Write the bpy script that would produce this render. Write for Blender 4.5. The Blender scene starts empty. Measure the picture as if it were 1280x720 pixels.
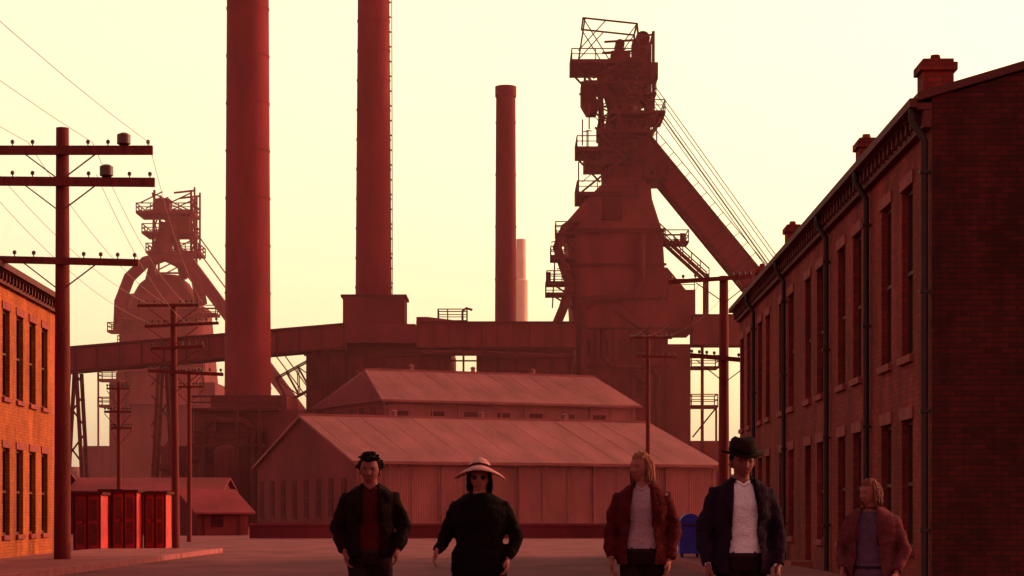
import bpy, bmesh, math, random
from mathutils import Vector, Matrix, Quaternion, noise
random.seed(7)
scene=bpy.context.scene
R=math.radians

# ------------------------------------------------------------------ materials
def _mat(name):
    m=bpy.data.materials.new(name); m.use_nodes=True
    nt=m.node_tree; b=nt.nodes['Principled BSDF']
    b.inputs['Specular IOR Level'].default_value=0.25
    return m,nt,b
def mat(name,col,rough=0.85,scale=1.5,var=0.35,bump=0.2,bscale=None,stretch=(1,1,1),metal=0,spec=0.2,wave=None):
    m,nt,b=_mat(name); N=nt.nodes; L=nt.links
    tc=N.new('ShaderNodeTexCoord'); mp=N.new('ShaderNodeMapping'); mp.inputs['Scale'].default_value=stretch
    L.new(tc.outputs['Object'],mp.inputs['Vector'])
    n=N.new('ShaderNodeTexNoise'); n.inputs['Scale'].default_value=scale; n.inputs['Detail'].default_value=8; n.inputs['Roughness'].default_value=0.65
    L.new(mp.outputs[0],n.inputs['Vector'])
    r=N.new('ShaderNodeValToRGB')
    r.color_ramp.elements[0].position=0.3; r.color_ramp.elements[1].position=0.7
    lo=[c*(1-var) for c in col]; hi=[c*(1+var) for c in col]
    r.color_ramp.elements[0].color=(*lo,1); r.color_ramp.elements[1].color=(*hi,1)
    L.new(n.outputs['Fac'],r.inputs[0]); L.new(r.outputs[0],b.inputs['Base Color'])
    n2=N.new('ShaderNodeTexNoise'); n2.inputs['Scale'].default_value=bscale or scale*8; n2.inputs['Detail'].default_value=6
    L.new(tc.outputs['Object'],n2.inputs['Vector'])
    bp=N.new('ShaderNodeBump'); bp.inputs['Strength'].default_value=bump; bp.inputs['Distance'].default_value=0.05
    L.new(n2.outputs['Fac'],bp.inputs['Height'])
    if wave:
        w=N.new('ShaderNodeTexWave'); w.inputs['Scale'].default_value=wave; w.bands_direction='X'
        L.new(tc.outputs['Object'],w.inputs['Vector'])
        b2=N.new('ShaderNodeBump'); b2.inputs['Strength'].default_value=0.4; b2.inputs['Distance'].default_value=0.04
        L.new(w.outputs['Fac'],b2.inputs['Height']); L.new(bp.outputs[0],b2.inputs['Normal']); L.new(b2.outputs[0],b.inputs['Normal'])
    else: L.new(bp.outputs[0],b.inputs['Normal'])
    b.inputs['Roughness'].default_value=rough; b.inputs['Metallic'].default_value=metal
    b.inputs['Specular IOR Level'].default_value=spec
    return m
def brick(name,c1,c2,mortar):
    m,nt,b=_mat(name); N=nt.nodes; L=nt.links
    tc=N.new('ShaderNodeTexCoord'); s=N.new('ShaderNodeSeparateXYZ'); L.new(tc.outputs['Object'],s.inputs[0])
    a=N.new('ShaderNodeMath'); a.operation='ADD'; L.new(s.outputs[0],a.inputs[0]); L.new(s.outputs[1],a.inputs[1])
    c=N.new('ShaderNodeCombineXYZ'); L.new(a.outputs[0],c.inputs[0]); L.new(s.outputs[2],c.inputs[1])
    t=N.new('ShaderNodeTexBrick'); t.inputs['Scale'].default_value=1; t.inputs['Brick Width'].default_value=0.23; t.inputs['Row Height'].default_value=0.08
    t.inputs['Mortar Size'].default_value=0.008; t.inputs['Bias'].default_value=-0.1
    t.inputs['Color1'].default_value=(*c1,1); t.inputs['Color2'].default_value=(*c2,1); t.inputs['Mortar'].default_value=(*mortar,1)
    L.new(c.outputs[0],t.inputs['Vector'])
    mp=N.new('ShaderNodeMapping'); mp.inputs['Scale'].default_value=(1,1,0.35); L.new(tc.outputs['Object'],mp.inputs['Vector'])
    n=N.new('ShaderNodeTexNoise'); n.inputs['Scale'].default_value=0.9; n.inputs['Detail'].default_value=9; n.inputs['Roughness'].default_value=0.7
    L.new(mp.outputs[0],n.inputs['Vector'])
    r=N.new('ShaderNodeValToRGB'); r.color_ramp.elements[0].position=0.3; r.color_ramp.elements[0].color=(0.35,0.3,0.3,1)
    r.color_ramp.elements[1].position=0.68; r.color_ramp.elements[1].color=(1.15,1.15,1.15,1); L.new(n.outputs['Fac'],r.inputs[0])
    mx=N.new('ShaderNodeMix'); mx.data_type='RGBA'; mx.blend_type='MULTIPLY'; mx.inputs[0].default_value=1
    L.new(t.outputs['Color'],mx.inputs[6]); L.new(r.outputs[0],mx.inputs[7]); L.new(mx.outputs[2],b.inputs['Base Color'])
    bp=N.new('ShaderNodeBump'); bp.inputs['Strength'].default_value=0.5; bp.inputs['Distance'].default_value=0.01; bp.invert=True
    L.new(t.outputs['Fac'],bp.inputs['Height']); L.new(bp.outputs[0],b.inputs['Normal'])
    b.inputs['Roughness'].default_value=0.92; b.inputs['Specular IOR Level'].default_value=0.12
    return m

M={}
M['ground']=mat('ground_dirt',(0.17,0.026,0.038),0.95,0.15,0.4,0.4,6,spec=.1)
M['asphalt']=mat('asphalt',(0.165,0.026,0.038),0.9,0.5,0.45,0.4,25,(1,.5,1),spec=.1)
M['pave']=mat('pavement_concrete',(0.23,0.045,0.055),0.9,0.8,0.3,0.3,20,spec=.1)
M['kerb']=mat('kerb_stone',(0.27,0.055,0.07),0.9,2,0.3,0.3,20,spec=.1)
M['brickR']=brick('brick_dark_red',(0.27,0.020,0.018),(0.18,0.012,0.012),(0.13,0.018,0.022))
M['brickE']=brick('brick_shaded',(0.085,0.006,0.008),(0.045,0.004,0.006),(0.035,0.005,0.006))  # end-wall brick: shade painted in as a darker colour than the facade
M['brickL']=brick('brick_orange',(0.42,0.075,0.018),(0.32,0.05,0.014),(0.25,0.05,0.03))
M['stone']=mat('sill_stone',(0.22,0.028,0.030),0.9,3,0.3,0.3,25)
M['cornice']=mat('cornice_paint',(0.09,0.007,0.010),0.8,3,0.3,0.2,20)
M['roof']=mat('roof_slate',(0.08,0.007,0.010),0.8,2,0.3,0.3,12)
M['glass']=mat('window_glass',(0.015,0.001,0.0025),0.35,2,0.4,0.02,3,spec=0.10)
M['millglass']=mat('sooted_glass',(0.05,0.004,0.007),0.9,2,0.4,0.02,3,spec=0.03)
M['frame']=mat('window_frame',(0.06,0.005,0.006),0.7,5,0.3,0.1)
M['pipe']=mat('drain_pipe',(0.03,0.003,0.005),0.6,3,0.3,0.1)
M['wood']=mat('pole_wood',(0.12,0.007,0.009),0.9,1.2,0.4,0.4,14,(6,6,0.4))
M['ceramic']=mat('insulator',(0.08,0.005,0.007),0.4,5,0.2,0.05)
M['wire']=mat('wire',(0.35,0.13,0.12),0.6,5,0.2,0.05)
M['steel']=mat('rusty_steel',(0.125,0.009,0.013),0.85,0.35,0.45,0.3,2.5,(1,1,0.3),spec=.08)
M['steelD']=mat('sooty_steel',(0.075,0.004,0.007),0.85,0.4,0.4,0.3,2.5,(1,1,0.3),spec=.08)
M['steelF']=mat('far_steel',(0.11,0.008,0.013),0.9,0.25,0.4,0.3,2,(1,1,0.3),spec=.08)
M['stack']=mat('stack_brick',(0.155,0.007,0.014),0.85,0.25,0.4,0.25,2.5,(1,1,0.25),spec=.08)
M['stackD']=mat('stack_dark',(0.115,0.006,0.012),0.85,0.25,0.35,0.25,2.5,(1,1,0.25),spec=.08)
M['stackP']=mat('stack_pale',(0.75,0.30,0.26),0.9,0.3,0.15,0.1)
M['mwall']=mat('mill_wall',(0.155,0.014,0.022),0.9,0.3,0.35,0.3,2,(1,1,0.35),wave=2.2,spec=.08)
M['mbrick']=mat('mill_brick',(0.12,0.009,0.015),0.92,0.25,0.4,0.3,3,(1,1,0.4),spec=.08)
M['sroof']=mat('corrugated_roof',(0.20,0.040,0.048),0.85,0.35,0.35,0.2,2,(1,0.3,1),wave=2.6,spec=.1)
M['swall']=mat('shed_wall',(0.19,0.030,0.038),0.9,0.3,0.35,0.3,3,(1,1,0.4),wave=1.5,spec=.1)
M['redpaint']=mat('red_painted_wood',(0.40,0.010,0.014),0.7,1.5,0.4,0.2,12)
M['blue']=mat('blue_enamel',(0.04,0.010,0.20),0.6,3,0.3,0.1)
M['tree']=mat('distant_foliage',(0.10,0.018,0.022),0.95,0.6,0.5,0.6,2)

# ------------------------------------------------------------------ mesh builder
def empty(name,loc=(0,0,0),rz=0):
    e=bpy.data.objects.new(name,None); scene.collection.objects.link(e)
    e.location=loc; e.rotation_euler=(0,0,rz); e.empty_display_size=0.5
    return e
class MB:
    def __init__(s): s.v=[]; s.f=[]
    def add(s,vs,fs):
        o=len(s.v); s.v+= [tuple(v) for v in vs]; s.f+=[tuple(i+o for i in f) for f in fs]
    def hexa(s,p):
        s.add(p,[(0,3,2,1),(4,5,6,7),(0,1,5,4),(1,2,6,5),(2,3,7,6),(3,0,4,7)])
    def box(s,x0,x1,y0,y1,z0,z1):
        s.hexa([(x0,y0,z0),(x1,y0,z0),(x1,y1,z0),(x0,y1,z0),(x0,y0,z1),(x1,y0,z1),(x1,y1,z1),(x0,y1,z1)])
    def frus(s,x0,x1,y0,y1,z0,X0,X1,Y0,Y1,z1):
        s.hexa([(x0,y0,z0),(x1,y0,z0),(x1,y1,z0),(x0,y1,z0),(X0,Y0,z1),(X1,Y0,z1),(X1,Y1,z1),(X0,Y1,z1)])
    def beam(s,a,b,w,h=None,up=(0,0,1)):
        h=h or w; a=Vector(a); b=Vector(b); d=(b-a).normalized(); u=Vector(up)
        if abs(d.dot(u))>0.98: u=Vector((0,1,0))
        sx=d.cross(u).normalized(); uz=sx.cross(d).normalized()
        c=[(-1,-1),(1,-1),(1,1),(-1,1)]
        s.hexa([a+sx*i*w/2+uz*j*h/2 for i,j in c]+[b+sx*i*w/2+uz*j*h/2 for i,j in c])
    def tube(s,pts,rs,n=12,cap=True,flat=1.0,side=None):
        pts=[Vector(p) for p in pts]; 
        if not isinstance(rs,(list,tuple)): rs=[rs]*len(pts)
        rings=[]; prev=None
        for i,p in enumerate(pts):
            if i==0: d=pts[1]-pts[0]
            elif i==len(pts)-1: d=pts[-1]-pts[-2]
            else: d=(pts[i+1]-pts[i]).normalized()+(pts[i]-pts[i-1]).normalized()
            d.normalize()
            if prev is None:
                u=Vector(side) if side else (Vector((0,0,1)) if abs(d.z)<0.9 else Vector((1,0,0)))
            else: u=prev
            u=(u-d*u.dot(d)).normalized(); prev=u; w=d.cross(u)
            r=rs[i]
            rings.append([p+u*math.cos(2*math.pi*k/n)*r+w*math.sin(2*math.pi*k/n)*r*flat for k in range(n)])
        s.loft(rings,cap)
    def loft(s,rings,cap=True):
        n=len(rings[0]); vs=[v for r in rings for v in r]; fs=[]
        for i in range(len(rings)-1):
            for k in range(n):
                fs.append((i*n+k,i*n+(k+1)%n,(i+1)*n+(k+1)%n,(i+1)*n+k))
        if cap:
            fs.append(tuple(range(n-1,-1,-1))); fs.append(tuple((len(rings)-1)*n+k for k in range(n)))
        s.add(vs,fs)
    def cyl(s,x,y,z0,z1,r0,r1=None,n=24): s.tube([(x,y,z0),(x,y,z1)],[r0,r0 if r1 is None else r1],n)
    def ball(s,c,r,n=12):
        c=Vector(c); rx,ry,rz=r if isinstance(r,tuple) else (r,r,r); rings=[]
        for i in range(1,n):
            t=math.pi*i/n
            rings.append([c+Vector((rx*math.sin(t)*math.cos(2*math.pi*k/n),ry*math.sin(t)*math.sin(2*math.pi*k/n),-rz*math.cos(t))) for k in range(n)])
        s.loft(rings)
    def rail(s,pts,h=1.1,t=0.09,step=2.0):
        for a,b in zip(pts[:-1],pts[1:]):
            a=Vector(a); b=Vector(b); up=Vector((0,0,h))
            s.beam(a+up,b+up,t); s.beam(a+up*.5,b+up*.5,t*.8)
            n=max(1,int((b-a).length/step))
            for i in range(n+1):
                p=a.lerp(b,i/n); s.beam(p,p+up,t)
    def platform(s,x0,x1,y0,y1,z,th=0.3,h=1.1,t=0.1):
        s.box(x0,x1,y0,y1,z-th,z); e=t/2
        s.rail([(x0+e,y0+e,z),(x1-e,y0+e,z),(x1-e,y1-e,z),(x0+e,y1-e,z),(x0+e,y0+e,z)],h,t)
    def truss(s,a,b,w,h,t,n):
        a=Vector(a); b=Vector(b); d=(b-a).normalized(); sx=d.cross(Vector((0,0,1))).normalized(); uz=sx.cross(d)
        c=[(-1,-1),(1,-1),(1,1),(-1,1)]
        P=lambda q,i,j:q+sx*i*w/2+uz*j*h/2
        for i,j in c: s.beam(P(a,i,j),P(b,i,j),t)
        for k in range(n):
            p=a.lerp(b,k/n); q=a.lerp(b,(k+1)/n); f=1 if k%2 else -1
            for i in (-1,1):
                s.beam(P(p,i,-f),P(q,i,f),t*.7); s.beam(P(p,i,-1),P(p,i,1),t*.7)
            s.beam(P(p,-1,1),P(p,1,1),t*.7); s.beam(P(p,-1,-1),P(p,1,-1),t*.7)
    def obj(s,name,parent,m,smooth=False,loc=None):
        me=bpy.data.meshes.new(name); me.from_pydata(s.v,[],s.f); 
        bm=bmesh.new(); bm.from_mesh(me); bmesh.ops.recalc_face_normals(bm,faces=bm.faces); bm.to_mesh(me); bm.free()
        me.materials.append(m)
        if smooth:
            for p in me.polygons: p.use_smooth=True
        o=bpy.data.objects.new(name,me); scene.collection.objects.link(o)
        if parent: o.parent=parent
        if loc: o.location=loc
        return o
def autosmooth(o,ang=40):
    bm=bmesh.new(); bm.from_mesh(o.data)
    for e in bm.edges:
        if len(e.link_faces)==2 and e.calc_face_angle(0)>R(ang): e.smooth=False
    for f in bm.faces: f.smooth=True
    bm.to_mesh(o.data); bm.free(); return o

# ------------------------------------------------------------------ ground / road
b=MB(); b.add([(-3000,-300,-0.02),(3000,-300,-0.02),(3000,6000,-0.02),(-3000,6000,-0.02)],[(0,1,2,3)]); b.obj('ground',None,M['ground'])
b=MB(); b.add([(-9.4,-20,-0.012),(4.1,-20,-0.012),(4.1,96,-0.012),(-9.4,96,-0.012)],[(0,1,2,3)])
b.add([(-60,66,-0.016),(60,66,-0.016),(60,96,-0.016),(-60,96,-0.016)],[(0,1,2,3)]); b.obj('road',None,M['asphalt'])
def pavement(name,x0,x1,y0,y1,kx0,kx1):
    e=empty(name)
    b=MB(); y=y0
    while y<y1-0.1:
        b.box(x0,x1,y+0.006,min(y+1.5,y1)-0.006,-0.015,0.12+random.uniform(-.004,.004)); y+=1.5
    b.obj('slabs',e,M['pave'])
    b=MB(); y=y0
    while y<y1-0.1:
        b.box(kx0,kx1,y+0.01,min(y+1,y1)-0.01,-0.015,0.13); y+=1
    b.obj('kerb',e,M['kerb'])
pavement('pavement',-13.4,-9.6,-10,65,-9.597,-9.4)
pavement('pavement',4.3,6.25,-10,63,4.1,4.297)
e=empty('low_wall'); b=MB(); b.box(-13,10.5,99,99.35,0,0.62); b.obj('masonry',e,M['mbrick'])
b=MB(); b.box(-13.05,10.55,98.94,99.41,0.622,0.74); b.obj('coping',e,M['mwall'])

# ------------------------------------------------------------------ row houses
def row_house(name,loc,rz,length,depth,s,eave,ridge,wins,doors,wmat,endmat,gable_rise,chims,pipes):
    P=empty(name,loc,rz)
    X=lambda out:-out*s
    def bx(b,o0,o1,u0,u1,z0,z1):
        xa,xb=sorted((X(o0),X(o1))); b.box(xa,xb,u0,u1,z0,z1)
    holes=wins+doors
    us=sorted(set([0,length]+[h[0] for h in holes]+[h[1] for h in holes])); zs=sorted(set([0,eave]+[h[2] for h in holes]+[h[3] for h in holes]))
    b=MB()
    for i in range(len(us)-1):
        for j in range(len(zs)-1):
            uc=(us[i]+us[i+1])/2; zc=(zs[j]+zs[j+1])/2
            hole=any(h[0]<uc<h[1] and h[2]<zc<h[3] for h in holes)
            if not hole:
                b.add([(X(0),us[i],zs[j]),(X(0),us[i+1],zs[j]),(X(0),us[i+1],zs[j+1]),(X(0),us[i],zs[j+1])],[(0,1,2,3)])
    for h in holes:
        u0,u1,z0,z1=h; d=-0.22
        for q in ([(0,u0,z0),(0,u0,z1),(d,u0,z1),(d,u0,z0)],[(0,u1,z0),(0,u1,z1),(d,u1,z1),(d,u1,z0)],[(0,u0,z1),(0,u1,z1),(d,u1,z1),(d,u0,z1)],[(0,u0,z0),(0,u1,z0),(d,u1,z0),(d,u0,z0)]):
            b.add([(X(a),c,e) for a,c,e in q],[(0,1,2,3)])
    b.obj('facade',P,wmat)
    b=MB(); mid=-depth/2
    b.add([(X(0),0,0),(X(-depth),0,0),(X(-depth),0,eave),(X(mid),0,eave+gable_rise),(X(0),0,eave)],[(0,1,2,3,4)])
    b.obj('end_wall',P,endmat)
    b=MB(); b.add([(X(0),length,0),(X(-depth),length,0),(X(-depth),length,eave),(X(mid),length,eave+gable_rise),(X(0),length,eave)],[(0,1,2,3,4)])
    b.add([(X(-depth),0,0),(X(-depth),length,0),(X(-depth),length,eave),(X(-depth),0,eave)],[(0,1,2,3)])
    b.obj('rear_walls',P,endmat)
    b=MB(); t=0.12; o=0.22; sl=gable_rise/(depth/2)
    for a,c in ((o,mid),(-depth-o,mid)):
        za=eave-sl*o+0.03; zc=eave+gable_rise+0.03
        pts=[(X(a),-0.08,za),(X(c),-0.08,zc),(X(c),length+.08,zc),(X(a),length+.08,za)]
        b.add(pts+[(p[0],p[1],p[2]+t) for p in pts],[(0,3,2,1),(4,5,6,7),(0,1,5,4),(1,2,6,5),(2,3,7,6),(3,0,4,7)])
    b.obj('roof',P,M['roof'])
    b=MB(); bx(b,0.003,0.12,0.0,length,eave-0.42,eave-0.16); bx(b,0.003,0.22,-0.02,length+.02,eave-0.158,eave-0.06)
    u=0.25
    while u<length: bx(b,0.122,0.2,u,u+0.09,eave-0.34,eave-0.16); u+=0.42
    bx(b,0.225,0.34,-0.05,length+.05,eave-0.13,eave+0.0)
    b.obj('cornice',P,M['cornice'])
    g=MB(); fr=MB(); st=MB(); bl=MB(); rw=random.Random(5)
    for h in wins:
        u0,u1,z0,z1=h
        bx(g,-0.2,-0.17,u0+.02,u1-.02,z0+.02,z1-.02)
        if rw.random()<.45: bx(bl,-0.168,-0.166,u0+.062,u1-.062,z1-(z1-z0)*rw.uniform(.15,.45),z1-.072)
        bx(fr,-0.165,-0.10,u0,u0+.06,z0,z1); bx(fr,-0.165,-0.10,u1-.06,u1,z0,z1)
        bx(fr,-0.165,-0.10,u0+.062,u1-.062,z1-.07,z1-.001); bx(fr,-0.165,-0.10,u0+.062,u1-.062,z0+.001,z0+.07)
        zm=(z0+z1)/2; bx(fr,-0.165,-0.08,u0+.062,u1-.062,zm-.03,zm+.03)
        um=(u0+u1)/2; bx(fr,-0.165,-0.12,um-.015,um+.015,z0+.072,zm-.032); bx(fr,-0.165,-0.12,um-.015,um+.015,zm+.032,z1-.072)
        bx(st,-0.2,0.07,u0-.08,u1+.08,z0-.12,z0-.003+0.0); bx(st,0.003,0.03,u0-.1,u1+.1,z1+.003,z1+.2)
    for h in doors:
        u0,u1,z0,z1=h
        bx(fr,-0.2,-0.14,u0+.02,u1-.02,z0,z1-.45); bx(g,-0.2,-0.17,u0+.02,u1-.02,z1-.42,z1-.02)
        for k in (0,1):
            for q in (0.15,1.1): bx(fr,-0.139,-0.12,u0+.12+k*.42,u0+.45+k*.42,z0+q,z0+q+.8)
        bx(st,0.003,0.03,u0-.1,u1+.1,z1+.003,z1+.2); bx(st,-0.12,0.45,u0-.1,u1+.1,0.0,z0-.01)
    g.obj('window_glass',P,M['glass']); fr.obj('window_frames',P,M['frame']); st.obj('sills_and_lintels',P,M['stone']); bl.obj('blinds',P,M['cornice'])
    b=MB()
    for (o0,o1,u0,u1,zt) in chims:
        bx(b,o0,o1,u0,u1,eave+0.02,zt-0.18); bx(b,o0+.05,o1-.05,u0-.05,u1+.05,zt-.178,zt-.06); bx(b,o0,o1,u0,u1,zt-.058,zt)
        xm=(X(o0)+X(o1))/2; b.cyl(xm,(u0+u1)/2,zt,zt+.1,.09,.07,12); 
    b.obj('chimneys',P,M['brickR'])
    b=MB()
    for u in pipes:
        b.tube([(X(0.28),u,eave-.1),(X(0.28),u,eave-.3),(X(0.09),u,eave-.6),(X(0.09),u,0.1)],.055,10)
        z=1
        while z<eave-1: b.box(X(0.09)-.075,X(0.09)+.075,u-.07,u+.07,z,z+.05); z+=1.8
    autosmooth(b.obj('drain_pipes',P,M['pipe']))
    return P
wins=[];doors=[]
for i,p in enumerate([2.1,7.4,12.6,17.8,23.0,28.2]):
    for j in (0,1):
        c=p+j*2.02; 
        if c+0.5>31: continue
        wins.append((c-.5,c+.5,3.8,6.5))
        if j==1 and i in (2,4): doors.append((c-.5,c+.5,0.22,2.78))
        else: wins.append((c-.5,c+.5,0.72,2.78))
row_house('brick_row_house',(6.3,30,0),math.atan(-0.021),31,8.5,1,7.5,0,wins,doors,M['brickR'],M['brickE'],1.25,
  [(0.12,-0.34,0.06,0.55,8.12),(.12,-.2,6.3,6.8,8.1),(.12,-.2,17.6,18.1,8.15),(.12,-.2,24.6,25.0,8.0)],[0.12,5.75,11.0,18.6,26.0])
wins=[]
L0=22.0
c=L0-1.7
while c>1:
    wins.append((c-.45,c+.45,4.25,6.5)); wins.append((c-.45,c+.45,0.7,2.95)); c-=1.75
row_house('brick_row_house',(-12.36,36.5,0),math.atan(0.045),L0,8.5,-1,7.5,0,wins,[],M['brickL'],M['brickE'],1.0,
  [(-3.5,-4.1,8,8.6,9.3)],[0.3,11.0])

# ------------------------------------------------------------------ utility poles
def pole(x,y,h,r,arms,tilt=(0,0),cans=()):
    P=empty('utility_pole',(x,y,0)); P.rotation_euler=(tilt[0],tilt[1],0)
    b=MB(); b.tube([(0,0,-.2),(0,0,h*.5),(0,0,h)],[r*1.15,r,r*.85],14); autosmooth(b.obj('shaft',P,M['wood']),60)
    b=MB(); ins=MB()
    for (z,l,rr,th,dz) in arms:
        b.beam((-l,-r-.06,z-dz),(rr,-r-.06,z+dz),.12,th)
        b.beam((-min(l,.9),-r-.06,z-dz*.4-.08),(0,-r-.03,z-.75),.03); b.beam((min(rr,.9),-r-.06,z-.08),(0,-r-.03,z-.75),.03)
        n=4
        for sgn,ln in ((-1,l),(1,rr)):
            for k in range(n):
                xx=sgn*ln*(0.3+0.65*k/(n-1)); zz=z+dz*xx/max(l,rr)+th/2
                ins.tube([(xx,-r-.06,zz),(xx,-r-.06,zz+.05),(xx,-r-.06,zz+.06),(xx,-r-.06,zz+.12),(xx,-r-.06,zz+.15)],[.015,.015,.045,.05,.025],8)
    b.obj('crossarms',P,M['wood']); ins.obj('insulators',P,M['ceramic'])
    if cans:
        b=MB()
        for (cx,cz) in cans:
            b.tube([(cx,-r-.06,cz),(cx,-r-.06,cz+.04),(cx,-r-.06,cz+.26),(cx,-r-.06,cz+.31)],[.1,.17,.17,.08],14)
        autosmooth(b.obj('transformer_cans',P,M['ceramic']))
    return P
pole(-11.24,50,10.9,0.19,[(10.30,2.3,2.3,.22,0),(9.52,2.3,2.35,.22,-.02),(7.55,2.2,1.95,.17,-.05)],cans=((1.58,10.42),(1.15,9.63)))
pole(-12.1,72,8.8,0.13,[(8.72,1.25,.95,.1,0),(8.02,1.0,1.65,.1,0.05),(7.2,.8,1.1,.1,.03),(6.3,.9,1.8,.12,-.08)],tilt=(0,R(-.6)))
pole(-16.9,86,6.9,0.10,[(6.6,.5,.5,.08,0),(5.6,.6,.55,.1,0),(4.9,.3,.6,.1,0.0)])
pole(-14.2,88,7.6,0.10,[(7.4,.6,.6,.08,0),(6.8,.7,.7,.08,0)])
pole(6.78,64,8.85,0.165,[(8.72,1.8,.85,.13,.09),(6.18,1.1,1.5,.14,-.12)])
pole(6.8,100,10.15,0.11,[(10.0,.9,1.2,.13,0),(9.05,.6,1.4,.13,-.03)])
e=empty('overhead_wires'); b=MB()
def wire(a,c,sag,r=.007):
    a=Vector(a);c=Vector(c); pts=[]
    for i in range(13):
        t=i/12; p=a.lerp(c,t); p.z-=sag*4*t*(1-t); pts.append(p)
    b.tube(pts,r,5,False)
for dx in (-2.2,-.8,.8,2.2):
    wire((-11.24+dx,49.75,10.5),(-12.1+dx*.45,71.8,8.8),.5); wire((-11.24+dx,49.75,10.5),(-10.6+dx,-8,10.5),.9)
for dx in (-2.1,.9):
    wire((-11.24+dx,49.75,9.7),(-12.1+dx*.45,71.8,8.1),.5)
for dx in (-1.6,-.6,.6):
    wire((6.78+dx,63.8,8.9),(6.8+dx*.6,99.8,10.1),.6)
b.obj('cables',e,M['wire'])

# ------------------------------------------------------------------ mill sheds
def gable_shed(name,loc,rz,L,w,eave,ridge,hipL=0,winsL=True,win_long=0):
    P=empty(name,loc,rz)
    b=MB(); b.add([(0,0,0),(L,0,0),(L,0,eave),(0,0,eave)],[(0,1,2,3)])
    b.add([(0,2*w,0),(L,2*w,0),(L,2*w,eave),(0,2*w,eave)],[(0,1,2,3)]); b.obj('long_walls',P,M['swall'])
    b=MB()
    if hipL: b.add([(0,0,0),(0,2*w,0),(0,2*w,eave),(0,0,eave)],[(0,1,2,3)])
    else: b.add([(0,0,0),(0,2*w,0),(0,2*w,eave),(0,w,ridge),(0,0,eave)],[(0,1,2,3,4)])
    b.add([(L,0,0),(L,2*w,0),(L,2*w,eave),(L,w,ridge),(L,0,eave)],[(0,1,2,3,4)])
    b.obj('gable_walls',P,M['mbrick'])
    b=MB(); sl=(ridge-eave)/w; o=.5; t=.18
    def slab(p): b.add(p+[(q[0],q[1],q[2]+t) for q in p],[(0,3,2,1),(4,5,6,7),(0,1,5,4),(1,2,6,5),(2,3,7,6),(3,0,4,7)])
    za=eave-sl*o+.02
    n=int(L/2.2)
    slab([(-.4,-o,za),(L+.4,-o,za),(L+.4,w,ridge+.02),(-.4+hipL,w,ridge+.02)])
    slab([(-.4,2*w+o,za),(-.4+hipL,w,ridge+.02),(L+.4,w,ridge+.02),(L+.4,2*w+o,za)])
    b.obj('roof',P,M['sroof'])
    if hipL:
        b=MB(); b.add([(-.35,-o,za+.1),(-.35+hipL,w,ridge+.1),(-.35,2*w+o,za+.1)],[(0,1,2)]); b.obj('hip_roof',P,M['mbrick'])
    b=MB(); b.box(-.4+hipL,L+.4,w-.25,w+.25,ridge+.1,ridge+.32); b.box(-.4,L+.4,-o-.2,-o-.003,za-.02,za+.2)
    for i in range(0,n+1,3): b.cyl(.4+i*(L-.8)/n,-.12,0,eave-.1,.09,.09,8)
    b.obj('ridge_and_gutter',P,M['swall'])
    b=MB()
    for i in range(n+1):
        b.box(.05+i*(L-.4)/n,.2+i*(L-.4)/n,-.06,-.003,.02,eave-.35)
    b.box(0,L,-.13,-.003,.0,.6); b.obj('pilasters',P,M['swall'])
    g=MB(); s=MB()
    if winsL:
        y=2.0
        while y<2*w-1.5:
            for z0 in ((.9,)if eave<6 else (eave-3.5,)):
                g.box(-.04,-.005,y,y+1.1,z0,z0+3.0); s.box(-.12,-.003,y-.1,y+1.2,z0-.2,z0-.003)
                s.box(-.07,-.041,y+.5,y+.6,z0,z0+3.0); s.box(-.07,-.041,y,y+.498,z0+1.5,z0+1.6); s.box(-.07,-.041,y+.602,y+1.1,z0+1.5,z0+1.6)
            y+=2.9
    for i in range(win_long):
        x=1.2+i*(L-2.4)/win_long
        g.box(x,x+1.3,-.04,-.005,eave-1.9,eave-.9); s.box(x-.1,x+1.4,-.12,-.003,eave-2.05,eave-1.903)
    g.obj('windows',P,M['millglass']); s.obj('sills',P,M['mbrick'])
    b=MB()
    for i in range(n):
        x=.6+i*(L-1)/n+random.uniform(-.2,.2)
        b.beam((x,-o+.05,za+t+.01),(x,w-.3,ridge+t-sl*.3+.03),.05,.03)
    for i in range(3):
        x=L*(.25+.25*i); b.cyl(x,w,ridge+.3,ridge+.6,.2,.2,12); b.tube([(x,w,ridge+.6),(x,w,ridge+.65),(x,w,ridge+.8)],[.2,.32,.05],12)
    b.obj('seams_and_vents',P,M['sroof'])
    return P
gable_shed('factory_shed',(-11.7,150,0),R(25),31.3,12,5.07,8.9)
gable_shed('factory_shed',(-11.2,175,0),R(25),25,9,11.1,14.2,hipL=2.0,win_long=7)

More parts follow.
